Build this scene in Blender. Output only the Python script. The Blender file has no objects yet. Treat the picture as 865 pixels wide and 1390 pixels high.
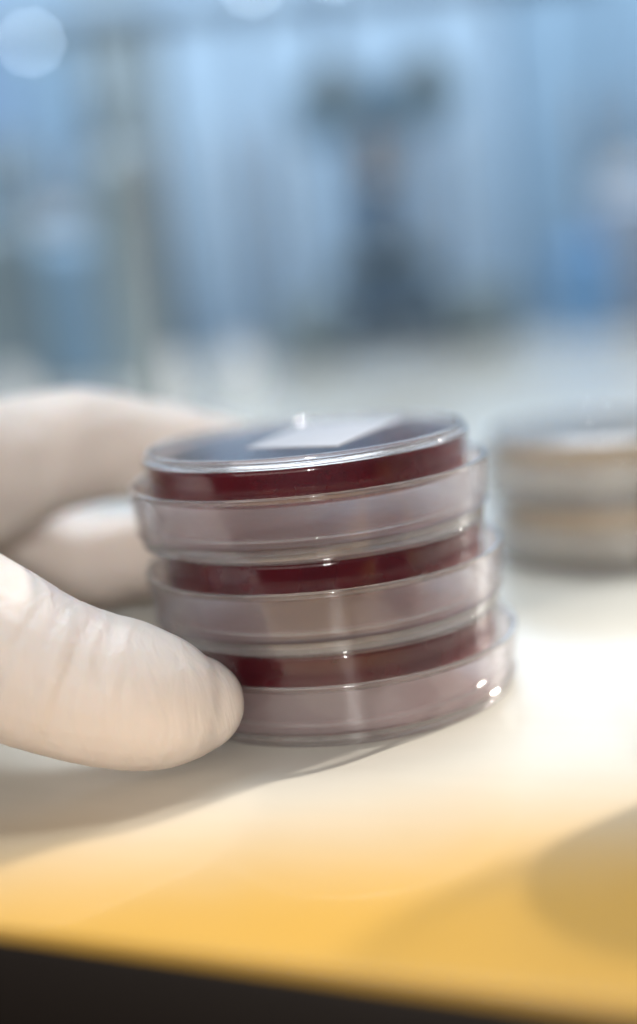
import bpy, bmesh, math, random
from mathutils import Vector, Matrix, noise
random.seed(7)
sc = bpy.context.scene
C = sc.collection
MM = 0.001
PI = math.pi

# ------------------------------------------------------------------ camera
CAM = Vector((-.00141, -.21093, .06947)); PITCH = .18098; ROLL = .1031
camd = bpy.data.cameras.new('camera'); cam = bpy.data.objects.new('camera', camd); C.objects.link(cam)
Rv = Vector((1, 0, 0)); Uv = Vector((0, math.sin(PITCH), math.cos(PITCH))); Fv = Vector((0, math.cos(PITCH), -math.sin(PITCH)))
Rr = math.cos(ROLL)*Rv - math.sin(ROLL)*Uv; Ur = math.cos(ROLL)*Uv + math.sin(ROLL)*Rv
m = Matrix((Rr, Ur, -Fv)).transposed().to_4x4(); m.translation = CAM
cam.matrix_world = m
camd.sensor_fit = 'VERTICAL'; camd.sensor_height = 36; camd.lens = 1730.25/1390*36
camd.clip_start = .005; camd.clip_end = 60
camd.dof.use_dof = True; camd.dof.focus_distance = .186; camd.dof.aperture_fstop = 3.7
camd.dof.aperture_blades = 9; camd.dof.aperture_rotation = .3
sc.camera = cam

# ------------------------------------------------------------------ helpers
def tag(o, label=None, cat=None, group=None, kind=None):
    if label: o['label'] = label
    if cat: o['category'] = cat
    if group: o['group'] = group
    if kind: o['kind'] = kind
    return o

def empty(name, loc=(0, 0, 0), rz=0.0):
    o = bpy.data.objects.new(name, None); C.objects.link(o)
    o.empty_display_size = .01; o.location = loc; o.rotation_euler = (0, 0, rz)
    return o

def obj(name, bm, mat, parent=None, smooth=True, loc=None, autosmooth=None):
    me = bpy.data.meshes.new(name)
    bmesh.ops.recalc_face_normals(bm, faces=bm.faces)
    if smooth:
        for f in bm.faces: f.smooth = True
        lim = math.radians(autosmooth if autosmooth else 38)
        for e in bm.edges:
            if len(e.link_faces) == 2 and e.calc_face_angle(0) > lim: e.smooth = False
    bm.to_mesh(me); bm.free()
    me.materials.append(mat)
    o = bpy.data.objects.new(name, me); C.objects.link(o)
    if parent: o.parent = parent
    if loc: o.location = loc
    return o

def copy_tree(o, parent=None):
    c = o.copy(); C.objects.link(c); c.parent = parent
    for ch in list(o.children): copy_tree(ch, c)
    return c

def lathe(profile, seg=160, bm=None, center=(0, 0, 0), closed=True):
    """revolve (r, z) points, metres, about z; a closed loop unless it starts and ends on the axis"""
    bm = bm or bmesh.new()
    # holding rings near both ends of long straight runs keep their shading flat
    full = []
    n0 = len(profile)
    for i, (r, z) in enumerate(profile):
        full.append((r, z))
        if i == n0-1 and not closed: break
        r2, z2 = profile[(i+1) % n0]; L = math.hypot(r2-r, z2-z)
        if .002 < L < .2:
            t = .00018/L
            full += [(r+(r2-r)*t, z+(z2-z)*t), (r2+(r-r2)*t, z2+(z-z2)*t)]
    profile = full
    rings = []
    for r, z in profile:
        if r < 1e-7:
            rings.append([bm.verts.new((center[0], center[1], center[2]+z))])
        else:
            rings.append([bm.verts.new((center[0]+r*math.cos(2*PI*i/seg), center[1]+r*math.sin(2*PI*i/seg), center[2]+z)) for i in range(seg)])
    n = len(rings)
    for k in range(n if closed else n-1):
        a, b = rings[k], rings[(k+1) % n]
        if len(a) == 1 and len(b) == 1: continue
        for i in range(seg):
            j = (i+1) % seg
            if len(a) == 1: bm.faces.new((a[0], b[i], b[j]))
            elif len(b) == 1: bm.faces.new((a[i], b[0], a[j]))
            else: bm.faces.new((a[i], b[i], b[j], a[j]))
    return bm

def box(bm, c, s, rz=0.0, bev=0.0, seg=2):
    r = bmesh.ops.create_cube(bm, size=1)
    vs = r['verts']
    M = Matrix.Translation(c) @ Matrix.Rotation(rz, 4, 'Z') @ Matrix.Diagonal((s[0], s[1], s[2], 1))
    bmesh.ops.transform(bm, matrix=M, verts=vs)
    if bev:
        es = list({e for v in vs for e in v.link_edges})
        bmesh.ops.bevel(bm, geom=es, offset=bev, segments=seg, affect='EDGES', profile=.5)
    return bm

def rodb(bm, a, b, r1, r2=None, seg=24):
    a = Vector(a); b = Vector(b); d = b-a; r2 = r1 if r2 is None else r2
    M = Matrix.Translation((a+b)/2) @ d.to_track_quat('Z', 'Y').to_matrix().to_4x4()
    bmesh.ops.create_cone(bm, cap_ends=True, segments=seg, radius1=r1, radius2=r2, depth=d.length, matrix=M)
    return bm

# ------------------------------------------------------------------ materials
def mat(name):
    m = bpy.data.materials.new(name); m.use_nodes = True
    nt = m.node_tree; nt.nodes.clear()
    out = nt.nodes.new('ShaderNodeOutputMaterial')
    return m, nt, out

def N(nt, t, **kw):
    n = nt.nodes.new(t)
    for k, v in kw.items():
        if k in n.inputs: n.inputs[k].default_value = v
        else: setattr(n, k, v)
    return n

def rgb(c): return (c[0], c[1], c[2], 1)

def principled(name, col, rough=.5, var=.06, scale=60, bump=0, bscale=400, **kw):
    m, nt, out = mat(name)
    b = N(nt, 'ShaderNodeBsdfPrincipled'); b.inputs['Roughness'].default_value = rough
    for k, v in kw.items(): b.inputs[k].default_value = v
    tc = N(nt, 'ShaderNodeTexCoord')
    nz = N(nt, 'ShaderNodeTexNoise'); nz.inputs['Scale'].default_value = scale; nz.inputs['Detail'].default_value = 5
    nt.links.new(tc.outputs['Object'], nz.inputs['Vector'])
    mx = N(nt, 'ShaderNodeMix', data_type='RGBA')
    mx.inputs['A'].default_value = rgb([c*(1-var) for c in col]); mx.inputs['B'].default_value = rgb([min(1, c*(1+var)) for c in col])
    nt.links.new(nz.outputs['Fac'], mx.inputs['Factor'])
    nt.links.new(mx.outputs['Result'], b.inputs['Base Color'])
    if bump:
        n2 = N(nt, 'ShaderNodeTexNoise'); n2.inputs['Scale'].default_value = bscale; n2.inputs['Detail'].default_value = 4
        nt.links.new(tc.outputs['Object'], n2.inputs['Vector'])
        bp = N(nt, 'ShaderNodeBump'); bp.inputs['Strength'].default_value = bump; bp.inputs['Distance'].default_value = .0005
        nt.links.new(n2.outputs['Fac'], bp.inputs['Height']); nt.links.new(bp.outputs['Normal'], b.inputs['Normal'])
    nt.links.new(b.outputs[0], out.inputs[0])
    return m

def plastic_clear(name, tint=(.992, .988, .992), fac_glass=.30, haze=.07, rough=.02, hcol=(.85, .84, .86)):
    """clear moulded polystyrene: straight transmission, refraction at the rims, a trace of haze and scratches"""
    m, nt, out = mat(name)
    tr = N(nt, 'ShaderNodeBsdfTransparent'); tr.inputs[0].default_value = rgb(tint)
    gl = N(nt, 'ShaderNodeBsdfGlass'); gl.inputs['Color'].default_value = rgb(tint); gl.inputs['IOR'].default_value = 1.56
    tc = N(nt, 'ShaderNodeTexCoord')
    nz = N(nt, 'ShaderNodeTexNoise'); nz.inputs['Scale'].default_value = 900; nz.inputs['Detail'].default_value = 3
    nt.links.new(tc.outputs['Object'], nz.inputs['Vector'])
    mr = N(nt, 'ShaderNodeMapRange'); mr.inputs['From Min'].default_value = .35; mr.inputs['From Max'].default_value = .75
    mr.inputs['To Min'].default_value = rough; mr.inputs['To Max'].default_value = rough+.06
    nt.links.new(nz.outputs['Fac'], mr.inputs['Value']); nt.links.new(mr.outputs[0], gl.inputs['Roughness'])
    bn = N(nt, 'ShaderNodeTexNoise'); bn.inputs['Scale'].default_value = 160; bn.inputs['Detail'].default_value = 2
    nt.links.new(tc.outputs['Object'], bn.inputs['Vector'])
    bp = N(nt, 'ShaderNodeBump'); bp.inputs['Strength'].default_value = .03; bp.inputs['Distance'].default_value = .0004
    nt.links.new(bn.outputs['Fac'], bp.inputs['Height']); nt.links.new(bp.outputs[0], gl.inputs['Normal'])
    m1 = N(nt, 'ShaderNodeMixShader'); m1.inputs[0].default_value = fac_glass
    nt.links.new(tr.outputs[0], m1.inputs[1]); nt.links.new(gl.outputs[0], m1.inputs[2])
    df = N(nt, 'ShaderNodeBsdfDiffuse'); df.inputs[0].default_value = rgb(hcol)
    tl = N(nt, 'ShaderNodeBsdfTranslucent'); tl.inputs[0].default_value = rgb(hcol)
    md = N(nt, 'ShaderNodeMixShader'); md.inputs[0].default_value = .5
    nt.links.new(df.outputs[0], md.inputs[1]); nt.links.new(tl.outputs[0], md.inputs[2])
    m2 = N(nt, 'ShaderNodeMixShader'); m2.inputs[0].default_value = haze
    nt.links.new(m1.outputs[0], m2.inputs[1]); nt.links.new(md.outputs[0], m2.inputs[2])
    gs = N(nt, 'ShaderNodeBsdfGlossy'); gs.inputs['Roughness'].default_value = .035
    fr = N(nt, 'ShaderNodeFresnel'); fr.inputs[0].default_value = 1.5
    m3 = N(nt, 'ShaderNodeMixShader')
    ge = N(nt, 'ShaderNodeNewGeometry')
    # the same 1.5 ratio on the inner faces, so the straight-through light meets no false total reflection
    iv = N(nt, 'ShaderNodeMapRange'); iv.inputs['To Min'].default_value = 1.5; iv.inputs['To Max'].default_value = 1/1.5
    nt.links.new(ge.outputs['Backfacing'], iv.inputs['Value']); nt.links.new(iv.outputs[0], fr.inputs[0])
    fm = fr
    nt.links.new(fm.outputs[0], m3.inputs[0]); nt.links.new(m2.outputs[0], m3.inputs[1]); nt.links.new(gs.outputs[0], m3.inputs[2])
    nt.links.new(m3.outputs[0], out.inputs[0])
    return m

def agar_mat(name, col, deep):
    m, nt, out = mat(name)
    b = N(nt, 'ShaderNodeBsdfPrincipled'); b.inputs['Roughness'].default_value = .12; b.inputs['IOR'].default_value = 1.36
    tc = N(nt, 'ShaderNodeTexCoord'); nz = N(nt, 'ShaderNodeTexNoise'); nz.inputs['Scale'].default_value = 130; nz.inputs['Detail'].default_value = 4
    nt.links.new(tc.outputs['Object'], nz.inputs['Vector'])
    mx = N(nt, 'ShaderNodeMix', data_type='RGBA'); mx.inputs['A'].default_value = rgb(col); mx.inputs['B'].default_value = rgb(deep)
    nt.links.new(nz.outputs['Fac'], mx.inputs['Factor']); nt.links.new(mx.outputs['Result'], b.inputs['Base Color'])
    b.inputs['Subsurface Weight'].default_value = .6; b.inputs['Subsurface Radius'].default_value = (.006, .0006, .0005); b.inputs['Subsurface Scale'].default_value = 1
    tr = N(nt, 'ShaderNodeBsdfTransparent'); tr.inputs[0].default_value = (.80, .10, .10, 1)      # the gel lets some red light through
    ms_ = N(nt, 'ShaderNodeMixShader'); ms_.inputs[0].default_value = .38
    nt.links.new(b.outputs[0], ms_.inputs[1]); nt.links.new(tr.outputs[0], ms_.inputs[2])
    nt.links.new(ms_.outputs[0], out.inputs[0])
    return m

def emit(name, col, s):
    m, nt, out = mat(name)
    e = N(nt, 'ShaderNodeEmission'); e.inputs[0].default_value = rgb(col); e.inputs[1].default_value = s
    nt.links.new(e.outputs[0], out.inputs[0]); return m

M_CLEAR = plastic_clear('clear_polystyrene', fac_glass=0, haze=.013, hcol=(.95, .45, .56))
M_LID = plastic_clear('misted_polystyrene', fac_glass=0, haze=.11, hcol=(1.0, .87, .90))  # pink haze tint stands in for red light off the agar
M_THIN = plastic_clear('thin_clear_polystyrene', tint=(.998, .998, .998), fac_glass=0, haze=.03)
M_PALELID = plastic_clear('pale_misted_polystyrene', fac_glass=0, haze=.24, hcol=(1.0, .96, .88))
M_RIM = plastic_clear('solid_polystyrene', fac_glass=.75, haze=.09, hcol=(.98, .94, .88))
M_AGAR = agar_mat('blood_agar', (.135, .002, .008), (.055, .001, .008))
M_BLOOD = principled('blood_surface', (.50, .045, .06), .3, .15, 120)
M_AGAR_PALE = principled('pale_agar', (.46, .33, .19), .3)
M_PAPER = principled('label_paper', (.47, .47, .51), .6, .03, 300, .2, 900)
M_TABLE = None

# ------------------------------------------------------------------ table
E0 = Vector((-.0418, -.0750)); ED = Vector((.919, -.394)).normalized(); EN = Vector((.394, .919)).normalized()
TAB_RZ = math.atan2(ED.y, ED.x)
def table_material():
    """cream lacquer, yellowed to amber along the front"""
    m, nt, out = mat('lacquered_table')
    b = N(nt, 'ShaderNodeBsdfPrincipled')
    tc = N(nt, 'ShaderNodeTexCoord')
    mp = N(nt, 'ShaderNodeMapping'); mp.inputs['Scale'].default_value = (14, 160, 40)
    nt.links.new(tc.outputs['Object'], mp.inputs['Vector'])
    nz = N(nt, 'ShaderNodeTexNoise'); nz.inputs['Scale'].default_value = 1.5; nz.inputs['Detail'].default_value = 6
    nt.links.new(mp.outputs[0], nz.inputs['Vector'])
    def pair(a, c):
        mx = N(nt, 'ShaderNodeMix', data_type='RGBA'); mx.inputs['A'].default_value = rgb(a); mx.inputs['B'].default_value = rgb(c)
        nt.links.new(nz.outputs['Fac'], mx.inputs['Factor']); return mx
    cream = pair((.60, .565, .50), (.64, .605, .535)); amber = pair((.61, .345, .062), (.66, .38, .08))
    # amber zone: a slanting front margin with an uneven border
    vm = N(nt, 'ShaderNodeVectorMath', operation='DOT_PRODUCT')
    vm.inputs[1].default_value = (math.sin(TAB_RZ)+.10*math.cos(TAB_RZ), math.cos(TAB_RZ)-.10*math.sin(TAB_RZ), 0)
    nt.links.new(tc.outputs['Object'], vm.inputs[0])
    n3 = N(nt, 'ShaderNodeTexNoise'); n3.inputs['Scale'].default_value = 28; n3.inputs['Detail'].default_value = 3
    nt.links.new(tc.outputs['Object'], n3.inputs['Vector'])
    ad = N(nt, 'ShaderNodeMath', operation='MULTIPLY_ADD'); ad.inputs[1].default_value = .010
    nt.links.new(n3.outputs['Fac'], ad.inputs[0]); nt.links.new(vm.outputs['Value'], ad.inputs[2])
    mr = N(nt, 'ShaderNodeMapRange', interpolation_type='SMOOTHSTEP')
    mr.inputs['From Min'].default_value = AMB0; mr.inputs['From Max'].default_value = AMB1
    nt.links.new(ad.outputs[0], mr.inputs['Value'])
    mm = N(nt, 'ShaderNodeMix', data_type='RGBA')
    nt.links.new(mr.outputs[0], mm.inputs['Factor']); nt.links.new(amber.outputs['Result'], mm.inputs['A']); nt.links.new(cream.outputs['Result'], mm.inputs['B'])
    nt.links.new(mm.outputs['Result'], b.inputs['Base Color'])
    b.inputs['Roughness'].default_value = .24; b.inputs['IOR'].default_value = 1.5
    b.inputs['Coat Weight'].default_value = .4; b.inputs['Coat Roughness'].default_value = .05; b.inputs['Coat IOR'].default_value = 1.5
    n2 = N(nt, 'ShaderNodeTexNoise'); n2.inputs['Scale'].default_value = 250; n2.inputs['Detail'].default_value = 3
    nt.links.new(tc.outputs['Object'], n2.inputs['Vector'])
    bp = N(nt, 'ShaderNodeBump'); bp.inputs['Strength'].default_value = .05; bp.inputs['Distance'].default_value = .0003
    nt.links.new(n2.outputs['Fac'], bp.inputs['Height']); nt.links.new(bp.outputs[0], b.inputs['Normal'])
    nt.links.new(b.outputs[0], out.inputs[0])
    return m
# along the world's depth axis, in the table's own coordinates (origin at the front edge)
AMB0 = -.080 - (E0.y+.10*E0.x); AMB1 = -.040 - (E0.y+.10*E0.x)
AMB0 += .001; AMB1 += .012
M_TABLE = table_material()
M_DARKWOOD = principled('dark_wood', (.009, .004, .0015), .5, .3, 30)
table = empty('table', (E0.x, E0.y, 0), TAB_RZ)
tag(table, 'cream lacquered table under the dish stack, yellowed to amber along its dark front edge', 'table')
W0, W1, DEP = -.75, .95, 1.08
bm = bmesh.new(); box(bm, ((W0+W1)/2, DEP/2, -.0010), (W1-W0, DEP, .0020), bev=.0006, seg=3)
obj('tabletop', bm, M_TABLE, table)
bm = bmesh.new(); box(bm, ((W0+W1)/2, .0030, -.0180), (W1-W0-.002, .005, .0316), bev=.001)
box(bm, ((W0+W1)/2, .02, -.37), (W1-W0-.004, .02, .66), bev=.002)
box(bm, ((W0+W1)/2, DEP/2+.005, -.0125), (W1-W0-.006, DEP-.02, .0205), bev=.001)
obj('front_panel', bm, M_DARKWOOD, table)
for sx in (W0+.05, W1-.05):
    for sy in (.06, DEP-.06):
        bm = bmesh.new(); box(bm, (sx, sy, -.36), (.05, .05, .675), bev=.002); obj('leg', bm, M_DARKWOOD, table)

M_FLOOR = principled('floor_vinyl', (.10, .08, .06), .4)
bm = bmesh.new(); box(bm, (0, 1, -.725), (9, 9, .05)); tag(obj('floor', bm, M_FLOOR, smooth=False), kind='structure')

# ------------------------------------------------------------------ petri dishes
P, HC, TOT, R_, RF, RB = .01433, .00991, .01534, .03019, .02882, .02734
def mmp(p): return [(r*MM, z*MM) for r, z in p]
def lid_profile():
    return mmp([(0, 1.0), (27.9, 1.0), (29.0, 1.98), (29.15, 2.0), (29.42, 2.07), (29.68, 2.25), (29.72, 2.45), (29.50, 2.68), (30.05, 8.95),
                (29.12, 8.95), (28.65, 2.5), (28.4, 2.1), (28.0, 2.0), (0, 2.0)])
def lid_rim_profile():
    return mmp([(29.12, 9.0), (30.06, 9.0), (30.12, 9.35), (30.22, 9.55), (30.22, 9.7), (30.12, 9.86), (29.95, 9.91), (29.45, 9.91), (29.25, 9.8), (29.17, 9.6)])
def foot_profile():
    return mmp([(27.6, .97), (27.75, .8), (27.85, .15), (28.0, .0), (28.6, .0), (28.82, .15), (28.9, .5), (28.98, 1.92), (28.85, 1.80), (27.95, .97)])
def base_profile():
    return mmp([(0, 13.75), (26.0, 13.75), (26.35, 13.5), (26.5, 13.0), (26.37, 3.24), (27.2, 3.24),
                (27.32, 13.65), (26.2, 14.0), (25.6, 14.6), (25.2, 14.65), (0, 14.65)])
def base_rim_profile():
    return mmp([(26.22, 14.04), (27.32, 13.70), (27.34, 13.95), (27.28, 14.25), (27.1, 14.45), (26.85, 14.5), (26.76, 14.6), (26.74, 15.05), (26.62, 15.27), (26.4, 15.34),
                (25.95, 15.34), (25.75, 15.25), (25.68, 15.0), (25.64, 14.64)])
def agar_profile():
    prof = [(0, 8.6), (24.8, 8.55), (25.8, 8.3), (26.15, 7.9), (26.3, 7.85), (26.34, 8.3), (26.42, 13.0), (26.3, 13.4), (25.95, 13.68), (0, 13.70)]
    return mmp(prof)
def clear_shell(root, seg, lid_m=None, base_m=None):
    l = obj('lid', lathe(lid_profile(), seg, closed=False), lid_m or M_LID, root)
    obj('rim', lathe(lid_rim_profile(), seg), M_RIM, l)
    obj('foot_ring', lathe(foot_profile(), seg), M_RIM, l)
    b = obj('base', lathe(base_profile(), seg, closed=False), base_m or M_CLEAR, root)
    obj('rim', lathe(base_rim_profile(), seg), M_RIM, b)
    obj('skirt_edge', lathe(mmp([(26.36, 3.2), (26.38, 2.75), (26.5, 2.5), (27.05, 2.5), (27.3, 2.75), (27.3, 3.1), (27.2, 3.2)]), seg), M_RIM, b)
def make_dish(agar_m, seg=192, lid_m=None):
    root = empty('petri_dish')
    clear_shell(root, seg, lid_m, lid_m)
    g = obj('agar', lathe(agar_profile(), seg, closed=False), agar_m, root)
    if agar_m is M_AGAR:        # growing face of the upturned gel, red brightened for pink reflections below
        obj('agar_surface', lathe(mmp([(0, 8.45), (24.6, 8.42), (24.9, 8.46), (24.6, 8.53), (0, 8.56)]), seg, closed=False), M_BLOOD, g)
    return root
OX, OY = -.00128, .00077
G = 'petri dishes of red agar held in the stack'
dish0 = make_dish(M_AGAR)
labels = ['clear petri dish of dark red agar lowest in the stack, resting on the table',
          'clear petri dish of dark red agar sandwiched between two others in the stack',
          'clear petri dish of dark red agar topmost in the stack, white paper label on it']
dishes = []
for i in range(3):
    d = dish0 if i == 0 else copy_tree(dish0)
    d.location = (OX*i, OY*i, P*i+.0001); d.rotation_euler.z = [.3, 1.9, 4.1][i]
    tag(d, labels[i], 'petri dish', G); dishes.append(d)

def ray(x, y): return (x-432.5)*Rr - (y-695)*Ur + 1730.25*Fv
def at_z(x, y, z):
    d = ray(x, y); return CAM + d*((z-CAM.z)/d.z)
def at_y(x, y, Y):
    d = ray(x, y); return CAM + d*((Y-CAM.y)/d.y)

# paper label stuck on the top dish (child of it)
top = dishes[2]
zt = 2*P+.0001+.01466
pts = [at_z(x, y, zt) for x, y in ((334, 609), (457, 606), (545, 569), (416, 576))]
bm = bmesh.new()
vb = [bm.verts.new(p) for p in pts]; vt = [bm.verts.new(p+Vector((0, 0, .00012))) for p in pts]
bm.faces.new(vb[::-1]); bm.faces.new(vt)
for i in range(4): bm.faces.new((vb[i], vb[(i+1) % 4], vt[(i+1) % 4], vt[i]))
Mi = (Matrix.Translation(top.location) @ Matrix.Rotation(top.rotation_euler.z, 4, 'Z')).inverted()
bm.transform(Mi)
lab = obj('paper_label', bm, M_PAPER, top, smooth=False)

# pale agar dishes on the table behind
pale0 = make_dish(M_AGAR_PALE, 96, M_PALELID)
for i, (x, y) in enumerate(((.0690, .086), (.0680, .087))):
    d = pale0 if i == 0 else copy_tree(pale0)
    d.location = (x, y, P*i+.0001)
    tag(d, ['blurred petri dish of beige agar on the table behind the red stack', 'blurred petri dish of beige agar on top of the pair behind the red stack'][i], 'petri dish', 'beige petri dishes behind')
    BG_TOP = d
# stack added out of view on the right to shade the table front
def make_shadow_dish():
    root = empty('petri_dish')
    b = obj('base', lathe(base_profile(), 96, closed=False), M_THIN, root)
    obj('rim', lathe(base_rim_profile(), 96), M_THIN, b)
    obj('skirt_edge', lathe(mmp([(26.36, 3.2), (26.38, 2.75), (26.5, 2.5), (27.05, 2.5), (27.3, 2.75), (27.3, 3.1), (27.2, 3.2)]), 96), M_THIN, b)
    return root
e0 = make_shadow_dish()
lb = ['empty lidless clear dish at the foot of the stack outside the picture', 'second empty lidless clear dish from the bottom, outside the picture',
      'third empty lidless clear dish from the bottom, outside the picture', 'empty lidless clear dish on top of the stack outside the picture']
for i in range(4):
    d = e0 if i == 0 else copy_tree(e0)
    d.location = (.1035, -.048, .0128*i-.0024)
    tag(d, lb[i], 'petri dish', 'empty petri dishes near the front edge')

M_OCCLUDER = principled('dark_plastic', (.045, .04, .04), .4)
r = empty('jar', (.0545, -.067, .0001)); tag(r, 'squat dark screw top jar just outside the picture at lower right', 'jar')  # added out of view to cast the rounded shadow
obj('body', lathe(mmp([(0, 0), (15.5, 0), (16, .5), (16, 7.5), (0, 7.5)]), 64, closed=False), M_OCCLUDER, r)
obj('lid', lathe(mmp([(0, 7.6), (16.6, 7.6), (17, 8), (17, 12.4), (16.4, 13), (0, 13)]), 64, closed=False), M_OCCLUDER, r)

# ------------------------------------------------------------------ gloved hand
def glove_material():
    m, nt, out = mat('latex_glove')
    b = N(nt, 'ShaderNodeBsdfPrincipled'); b.inputs['Roughness'].default_value = .48; b.inputs['IOR'].default_value = 1.45
    tc = N(nt, 'ShaderNodeTexCoord')
    nz = N(nt, 'ShaderNodeTexNoise'); nz.inputs['Scale'].default_value = 45; nz.inputs['Detail'].default_value = 6
    nt.links.new(tc.outputs['Object'], nz.inputs['Vector'])
    mx = N(nt, 'ShaderNodeMix', data_type='RGBA'); mx.inputs['A'].default_value = (.75, .645, .585, 1); mx.inputs['B'].default_value = (.82, .735, .675, 1)
    nt.links.new(nz.outputs['Fac'], mx.inputs['Factor']); nt.links.new(mx.outputs['Result'], b.inputs['Base Color'])
    b.inputs['Subsurface Weight'].default_value = .25; b.inputs['Subsurface Radius'].default_value = (.004, .002, .0012); b.inputs['Subsurface Scale'].default_value = 1
    n2 = N(nt, 'ShaderNodeTexNoise'); n2.inputs['Scale'].default_value = 700; n2.inputs['Detail'].default_value = 5
    nt.links.new(tc.outputs['Object'], n2.inputs['Vector'])
    bp = N(nt, 'ShaderNodeBump'); bp.inputs['Strength'].default_value = .18; bp.inputs['Distance'].default_value = .0003
    nt.links.new(n2.outputs['Fac'], bp.inputs['Height'])
    mp = N(nt, 'ShaderNodeMapping'); mp.inputs['Scale'].default_value = (1.0, .45, .22); mp.inputs['Rotation'].default_value = (0, .25, 0)
    nt.links.new(tc.outputs['Object'], mp.inputs['Vector'])
    n3 = N(nt, 'ShaderNodeTexNoise'); n3.inputs['Scale'].default_value = 330; n3.inputs['Detail'].default_value = 3; n3.inputs['Distortion'].default_value = .8
    nt.links.new(mp.outputs[0], n3.inputs['Vector'])
    b2 = N(nt, 'ShaderNodeBump'); b2.inputs['Strength'].default_value = .35; b2.inputs['Distance'].default_value = .0012       # fine slack creases of the rubber
    nt.links.new(n3.outputs['Fac'], b2.inputs['Height']); nt.links.new(bp.outputs[0], b2.inputs['Normal'])
    nt.links.new(b2.outputs[0], b.inputs['Normal'])
    nt.links.new(b.outputs[0], out.inputs[0])
    return m
M_GLOVE = glove_material()

def capsule_chain(bm, pts, step=.0016):
    """tapered limb: closely spaced spheres hulled pair by pair"""
    for (p, r), (q, s) in zip(pts[:-1], pts[1:]):
        p = Vector(p); q = Vector(q)
        b2 = bmesh.new()
        for c, rad in ((p, r), (q, s)):
            bmesh.ops.create_icosphere(b2, subdivisions=3, radius=rad, matrix=Matrix.Translation(c))
        pts_ = [v.co.copy() for v in b2.verts]; b2.free()
        b2 = bmesh.new()
        for c in pts_: b2.verts.new(c)
        bmesh.ops.convex_hull(b2, input=list(b2.verts))
        loose = [v for v in b2.verts if not v.link_faces]
        if loose: bmesh.ops.delete(b2, geom=loose, context='VERTS')
        tm = bpy.data.meshes.new('hull'); b2.to_mesh(tm); b2.free()
        bm.from_mesh(tm); bpy.data.meshes.remove(tm)

def spline(pts, n=5):
    out = []
    P_ = [(Vector(p), r) for p, r in pts]
    for i in range(len(P_)-1):
        p0, p1, p2, p3 = P_[max(i-1, 0)], P_[i], P_[i+1], P_[min(i+2, len(P_)-1)]
        for k in range(n):
            t = k/n
            def cr(a, b, c, d): return .5*((2*b)+(c-a)*t+(2*a-5*b+4*c-d)*t*t+(3*b-a-3*c+d)*t*t*t)
            out.append((cr(p0[0], p1[0], p2[0], p3[0]), cr(p0[1], p1[1], p2[1], p3[1])))
    out.append(P_[-1]); return out

TH = [((-.0250, -.0308, .0096), .0082), ((-.0282, -.0320, .0112), .0100), ((-.0325, -.0325, .0130), .0110), ((-.0390, -.0325, .0154), .0113), ((-.0460, -.0315, .0187), .0118), ((-.0520, -.0290, .0220), .0122), ((-.062, -.023, .0265), .0128), ((-.078, -.010, .0310), .0145), ((-.098, .012, .038), .0190)]
NAILP = [((-.0252, -.0305, .0096), .0074), ((-.0226, -.0295, .0092), .0074)]
IDX = [((-.090, .026, .038), .0165), ((-.068, .034, .0385), .0150), ((-.052, .039, .0410), .0122), ((-.038, .042, .0405), .0104), ((-.018, .042, .0345), .0095), ((.002, .0395, .027), .0085), ((.012, .0375, .021), .0076)]
MID = [((-.098, .048, .034), .0150), ((-.070, .053, .0200), .0115), ((-.052, .054, .0150), .0098), ((-.036, .053, .0160), .0093), ((-.014, .0495, .016), .0092), ((.006, .0425, .0130), .0085), ((.016, .039, .012), .0075)]
RNG = [((-.100, .064, .032), .0140), ((-.076, .076, .020), .0105), ((-.052, .078, .0120), .0094), ((-.028, .072, .0108), .0092), ((-.008, .0615, .0105), .0086), ((.004, .055, .0100), .0074)]
PNK = [((-.104, .074, .028), .0120), ((-.084, .092, .018), .0092), ((-.064, .096, .0110), .0084), ((-.044, .092, .0092), .0082), ((-.030, .084, .0085), .0068)]
PALM = [((-.090, .026, .043), .0165), ((-.125, .034, .046), .0200), ((-.150, .040, .044), .0210), ((-.190, .048, .044), .0230), ((-.250, .060, .045), .0270)]
PALM2 = [((-.100, .058, .034), .0150), ((-.128, .050, .038), .0200), ((-.150, .042, .042), .0210)]
THEN = [((-.072, .012, .0385), .0095), ((-.084, .014, .041), .0140), ((-.100, .016, .040), .0190), ((-.125, .028, .042), .0210)]
bm = bmesh.new()
for ch in (TH, NAILP, IDX, MID, RNG, PNK, PALM, PALM2, THEN): capsule_chain(bm, spline(ch, 4))
me = bpy.data.meshes.new('tmp'); bm.to_mesh(me); bm.free()
tmp = bpy.data.objects.new('tmp', me); C.objects.link(tmp)
md = tmp.modifiers.new('r', 'REMESH'); md.mode = 'VOXEL'; md.voxel_size = .0006
ms = tmp.modifiers.new('s', 'SMOOTH'); ms.factor = .5; ms.iterations = 6
dg = bpy.context.evaluated_depsgraph_get(); dg.update()
hm = bpy.data.meshes.new_from_object(tmp.evaluated_get(dg))
bpy.data.objects.remove(tmp); bpy.data.meshes.remove(me)
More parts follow.
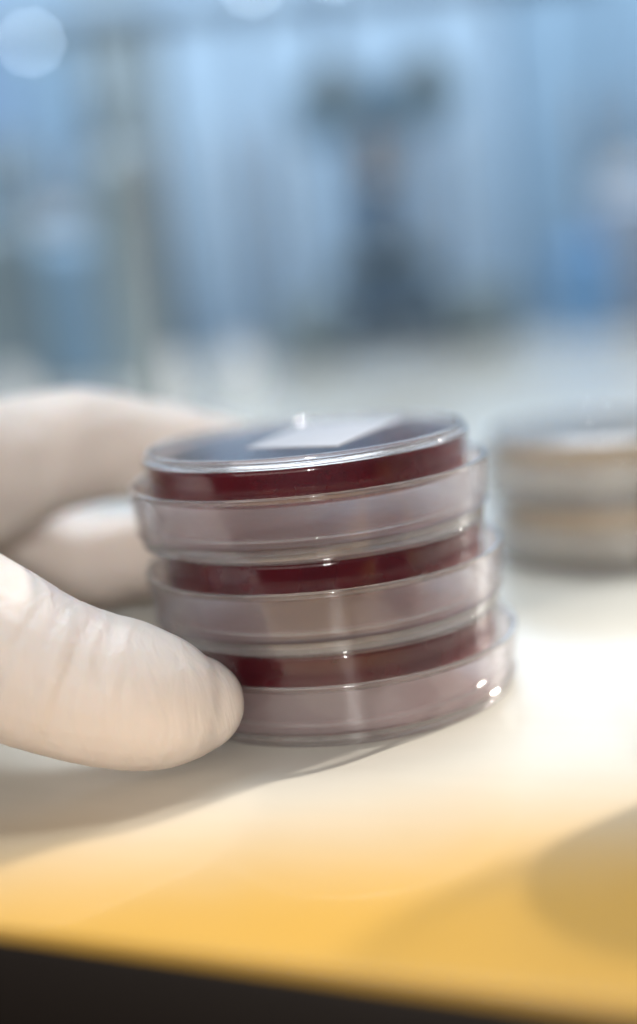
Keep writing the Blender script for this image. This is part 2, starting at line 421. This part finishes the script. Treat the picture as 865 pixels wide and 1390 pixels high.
# thumb tip: the seam of the nail under the rubber, then glove wrinkles
bm = bmesh.new(); bm.from_mesh(hm); bpy.data.meshes.remove(hm)
thl = spline(TH, 8)
def closest(chain, p):
    best = (9, 0, 0); acc = 0
    for (a, ra), (b, rb) in zip(chain[:-1], chain[1:]):
        ab = b-a; L = ab.length
        t = max(0, min(1, (p-a).dot(ab)/(L*L))); d = (p-a-ab*t).length
        if d-ra-(rb-ra)*t < best[0]: best = (d-ra-(rb-ra)*t, acc+L*t, 0)
        acc += L
    return best
bm.normal_update()
disp = []
for v in bm.verts:
    p = v.co
    dx = 0.0
    sd, s_, _ = closest(thl, p)
    near = max(0, 1-max(0, sd)/.004)
    if near > 0 and s_ > .006:
        k = min(1, (s_-.006)/.006)
        w = noise.noise(Vector((s_*470, p.z*38, p.y*38)))            # folds running round the thumb
        w2 = noise.noise(Vector((s_*700+9, p.z*70, p.y*70)))
        fold = -abs(w)**.6
        side = .5+.5*noise.noise(Vector((p.z*60, p.y*60, s_*25)))
        face = .25+.75*max(0, -v.normal.y)
        dx += near*k*face*(.0011*fold*side+.0002 + .00016*w2)
    u = p.x - .24*p.z + .0210                                        # groove where the finger pad meets the nail under the rubber
    if near > .5 and -.004 < u < .008:
        dx -= .00011*math.exp(-(u/.0008)**2) + (.00012 if u > 0 else 0)*min(1, u/.0010)
    far = 1-near
    dx += far*.0011*noise.noise(p*62) + far*.0005*noise.noise(p*150)
    disp.append(dx)
for v, dx in zip(bm.verts, disp): v.co += v.normal*dx
# pull the fold in where the finger pad ends and the nail begins
hand = obj('person', bm, M_GLOVE, autosmooth=180)
tag(hand, 'hand in a cream latex glove holding the stack of red dishes', 'person')

# ------------------------------------------------------------------ the laboratory behind
M_WALL = principled('wall_paint', (.30, .46, .66), .6, .05, 3)
bm = bmesh.new(); box(bm, (0, 1.9, .6), (7, .1, 2.8)); tag(obj('wall', bm, M_WALL, smooth=False), kind='structure')

def block(name, px0, py0, px1, py1, Y, dep, m, label, cat, bev=.004, group=None, onbench=True):
    """a box-shaped piece of equipment whose front face spans those picture coordinates at depth Y"""
    a = at_y(px0, (py0+py1)/2, Y); b = at_y(px1, (py0+py1)/2, Y)
    t = at_y((px0+px1)/2, py0, Y); u = at_y((px0+px1)/2, py1, Y)
    w = b.x-a.x; h = t.z-u.z
    return (a.x+b.x)/2, w, u.z, h

M_STEEL = principled('grey_enamel', (.21, .28, .33), .4)
M_NAVY = principled('slate_blue_enamel', (.17, .30, .45), .4)
M_SLATE = principled('slate_blue_plastic', (.17, .29, .46), .45)
M_PALEB = principled('pale_blue_laminate', (.40, .565, .74), .45)
M_MIDB = principled('mid_blue_laminate', (.28, .44, .61), .45)
M_OLIVE = principled('grey_green_plastic', (.30, .38, .43), .4)
M_WHITE = principled('white_plastic', (.80, .82, .84), .35)
M_BLUE = principled('bright_blue_plastic', (.17, .36, .64), .35)
M_PINK = principled('beige_card', (.36, .44, .56), .6)
M_CHROME = principled('chrome', (.8, .8, .82), .12, Metallic=1.0)

def cabinet(x, w, z0, h, Y, dep, m, label, doors=2):
    r = empty('wall_cabinet', (x, Y, z0)); tag(r, label, 'cabinet', 'laboratory cabinets behind the table')
    bm = bmesh.new(); box(bm, (0, dep/2, h/2), (w, dep, h), bev=.003); obj('carcass', bm, m, r)
    for i in range(doors):
        dw = w/doors; cx = -w/2+dw*(i+.5)
        bm = bmesh.new(); box(bm, (cx, -.010, h/2), (dw-.006, .018, h-.006), bev=.003); dd = obj('door', bm, m, r)
        bm = bmesh.new(); hx = cx+(dw/2-.03)*(1 if i % 2 == 0 else -1)
        rodb(bm, (hx, -.035, h*.4), (hx, -.035, h*.6), .005, seg=12); rodb(bm, (hx, -.036, h*.42), (hx, -.018, h*.42), .004, seg=10); rodb(bm, (hx, -.036, h*.58), (hx, -.018, h*.58), .004, seg=10)
        obj('handle', bm, M_CHROME, dd)
YC = 1.45
cabs = [(-60, 60, M_STEEL, 'dark grey cabinet at the far left of the room'), (62, 145, M_MIDB, 'mid blue cabinet beside the dark grey one'), (147, 245, M_OLIVE, 'grey green cabinet left of the pale blue ones'),
        (250, 470, M_PALEB, 'wide pale blue cabinet left of the microscope'), (475, 700, M_PALEB, 'wide pale blue cabinet directly behind the microscope'), (705, 960, M_MIDB, 'mid blue cabinet at the far right of the room')]
for x0, x1, m_, lb in cabs:
    a = at_y(x0, 350, YC); b = at_y(x1, 350, YC)
    cabinet((a.x+b.x)/2, b.x-a.x, -.70, 1.6 if m_ is not M_STEEL else .98, YC, .35, m_, lb)

# microscope on the far end of the table
def microscope():
    Y = .90
    o = at_y(535, 468, Y)
    r = empty('microscope', (o.x, Y, 0.0)); tag(r, 'dark slate microscope standing on the far end of the table', 'microscope')
    k = (Y+.211)/1730.25
    bm = bmesh.new(); box(bm, (-.072, 0, .027), (.056, .12, .054), bev=.010); obj('foot', bm, M_STEEL, r)
    bm = bmesh.new(); box(bm, (.072, 0, .027), (.056, .12, .054), bev=.010); obj('foot', bm, M_STEEL, r)
    bm = bmesh.new(); box(bm, (0, .06, .02), (.10, .05, .030), bev=.006); obj('crossbar', bm, M_STEEL, r)
    bm = bmesh.new(); box(bm, (0, .055, .11), (.036, .045, .160), bev=.008); obj('arm', bm, M_SLATE, r)
    bm = bmesh.new(); box(bm, (0, .0, .085), (.075, .09, .010), bev=.003); obj('stage', bm, M_STEEL, r)
    bm = bmesh.new(); box(bm, (0, .01, .208), (.135, .13, .045), bev=.014, seg=3); h = obj('head', bm, M_NAVY, r)
    for sx in (-1, 1):
        bm = bmesh.new(); rodb(bm, (sx*.032, -.045, .205), (sx*.036, -.10, .212), .016, .018); obj('eyepiece', bm, M_STEEL, h)
    bm = bmesh.new(); rodb(bm, (0, 0, .19), (0, 0, .14), .021, .016); obj('objective_lens', bm, M_CHROME, r)
    for sx in (-1, 1):
        bm = bmesh.new(); rodb(bm, (sx*.018, .055, .07), (sx*.045, .055, .07), .016); obj('focus_knob', bm, M_STEEL, r)
microscope()

def bottle(px, Y, rad, h, m, mcap, label, z0=0.0, cap=True):
    p = at_y(px, 470, Y)
    r = empty('bottle', (p.x, Y, z0)); tag(r, label, 'bottle', 'bottles at the back of the table')
    prof = [(0, 0), (rad*.95, 0), (rad, rad*.08), (rad, h*.70), (rad*.92, h*.77), (rad*.45, h*.86), (rad*.42, h*.93), (0, h*.93)]
    obj('body', lathe(prof, 48, closed=False), m, r)
    prof = [(0, h*.88), (rad*.55, h*.88), (rad*.55, h*.99), (rad*.5, h), (0, h)]
    obj('cap', lathe(prof, 40, closed=False), mcap, r)
bottle(188, .86, .028, .225, M_OLIVE, M_OLIVE, 'grey green bottle with matching cap behind the hand')
bottle(100, .92, .034, .150, M_MIDB, M_WHITE, 'mid blue bottle with white cap at the left of the table')
bottle(20, .90, .036, .17, M_STEEL, M_NAVY, 'dark grey bottle with navy cap at the left end of the table')
bottle(800, .92, .024, .090, M_BLUE, M_BLUE, 'bright blue bottle on the right of the table')
bottle(868, 1.02, .040, .145, M_PINK, M_WHITE, 'pale lilac bottle with white cap at the right end of the table')
for i, px in enumerate((20, 228, 330)):
    p = at_y(px, 520, [.62, .60, .66][i])
    r = empty('vial', (p.x, [.62, .60, .66][i], 0)); tag(r, ['short white vial at the left, above the wrist', 'short white vial behind the knuckles', 'short white vial left of the microscope, behind the dish stack'][i], 'vial', 'white vials on the table')
    obj('body', lathe([(0, 0), (.011, 0), (.012, .001), (.012, .020), (.008, .023), (0, .023)], 32, closed=False), M_WHITE, r)
    obj('cap', lathe([(0, .022), (.0095, .022), (.0095, .031), (.009, .032), (0, .032)], 32, closed=False), M_WHITE, r)

# glass rod leaning behind the hand
M_GLASSROD = principled('frosted_glass', (.33, .39, .41), .25)
a = at_y(212, 560, .12); b = at_y(178, 225, .10); 
bm = bmesh.new(); rodb(bm, a, b, .0015, .0012)
tag(obj("glass_rod", bm, M_GLASSROD), "thin pale glass rod leaning upright behind the hand", "glass rod")

# rail and glowing balls added for the blurred spots of light
p = at_y(200, -10, 1.40)
rail = empty('lamp_rail', (p.x, 1.40, p.z)); tag(rail, 'pale blue rail with small lamps along the cabinets', 'lamp rail')
bm = bmesh.new(); box(bm, (0, .03, 0), (1.1, .02, .03), bev=.004); obj('rail', bm, M_PALEB, rail)
M_GLOW_BALL = emit('lamp_glow', (.72, .88, 1.0), 13)
for x, y in ((42, 58), (342, -22), (455, -42)):
    q = at_y(x, y, 1.38) - Vector((p.x, 1.40, p.z))
    bm = bmesh.new(); bmesh.ops.create_uvsphere(bm, u_segments=24, v_segments=12, radius=.0045, matrix=Matrix.Translation(q)); obj('bulb', bm, M_GLOW_BALL, rail)
    bm = bmesh.new(); rodb(bm, q+Vector((0, .004, 0)), (q.x, .03, 0), .0025, seg=10); obj('stem', bm, M_CHROME, rail)

# panel and glowing dots added for faint blurred light spots
q0 = at_y(170, 400, 1.40)
pan = empty('control_panel', tuple(q0)); tag(pan, 'small grey control panel with faint pilot lamps on the grey green cabinet', 'control panel')
bm = bmesh.new(); box(bm, (0, .02, 0), (.09, .022, .15), bev=.004); obj('housing', bm, M_OLIVE, pan)
M_GLOW_DOT = emit('pilot_glow', (.75, .88, 1.0), 3.0)
for x, y in ((172, 340), (142, 468), (205, 430)):
    q = at_y(x, y, 1.40) - q0
    bm = bmesh.new(); bmesh.ops.create_uvsphere(bm, u_segments=20, v_segments=10, radius=.005, matrix=Matrix.Translation(q)); obj('pilot_lamp', bm, M_GLOW_DOT, pan)

# ------------------------------------------------------------------ light
w = bpy.data.worlds.new('World'); sc.world = w; w.use_nodes = True
bg = w.node_tree.nodes['Background']; bg.inputs[0].default_value = (.86, .93, 1.0, 1); bg.inputs[1].default_value = .18

def area(name, loc, target, sx, sy, power, col, spread=PI):
    l = bpy.data.lights.new(name, 'AREA'); l.shape = 'RECTANGLE'; l.size = sx; l.size_y = sy; l.energy = power; l.color = col; l.spread = spread
    o = bpy.data.objects.new(name, l); C.objects.link(o); o.location = loc
    o.rotation_euler = (Vector(target)-Vector(loc)).to_track_quat('-Z', 'Y').to_euler(); return o
def spot(name, loc, target, power, col, rad, angle, blend=.6):
    l = bpy.data.lights.new(name, 'SPOT'); l.energy = power; l.color = col; l.shadow_soft_size = rad; l.spot_size = angle; l.spot_blend = blend
    o = bpy.data.objects.new(name, l); C.objects.link(o); o.location = loc
    o.rotation_euler = (Vector(target)-Vector(loc)).to_track_quat('-Z', 'Y').to_euler(); return o
kd = Vector((.876, .48, math.tan(math.radians(28)))).normalized()
spot('key_lamp', kd*1.1, (.042, -.076, 0), 106, (1.0, .95, .86), .026, math.radians(12), .7)
area('window_lamp', (0, 1.1, .55), (0, 0, 0), 1.7, .42, 2.0, (.80, .90, 1.0))  # unseen area light added for a bluish sheen on the table
area('wall_lamp', (0, .9, 1.5), (0, 1.6, .2), 2.4, .4, 18, (.84, .92, 1.0), math.radians(88))  # added unseen, brightens the far wall and cabinets
area('bench_lamp', (.1, .60, 1.4), (.1, .42, 0), 1.6, .6, 6.6, (.82, .92, 1.0), math.radians(57))  # unseen overhead light added to brighten the far tabletop
area('fill_lamp', (-.36, -.85, .36), (0, 0, .02), 1.1, .62, 3.5, (1.0, .92, .82))
spot('front_lamp', (.02, -.62, .20), (0, 0, .02), 5.5, (1, .97, .93), .022, math.radians(17))

vs = sc.view_settings; vs.view_transform = 'Standard'; vs.look = 'None'; vs.exposure = 0; vs.gamma = 1; vs.use_curve_mapping = False
sc.cycles.max_bounces = 24; sc.cycles.transparent_max_bounces = 48; sc.cycles.transmission_bounces = 20; sc.cycles.glossy_bounces = 8; sc.cycles.diffuse_bounces = 5
sc.cycles.caustics_refractive = True; sc.cycles.caustics_reflective = False; sc.cycles.sample_clamp_indirect = 6
sc.cycles.use_denoising = True
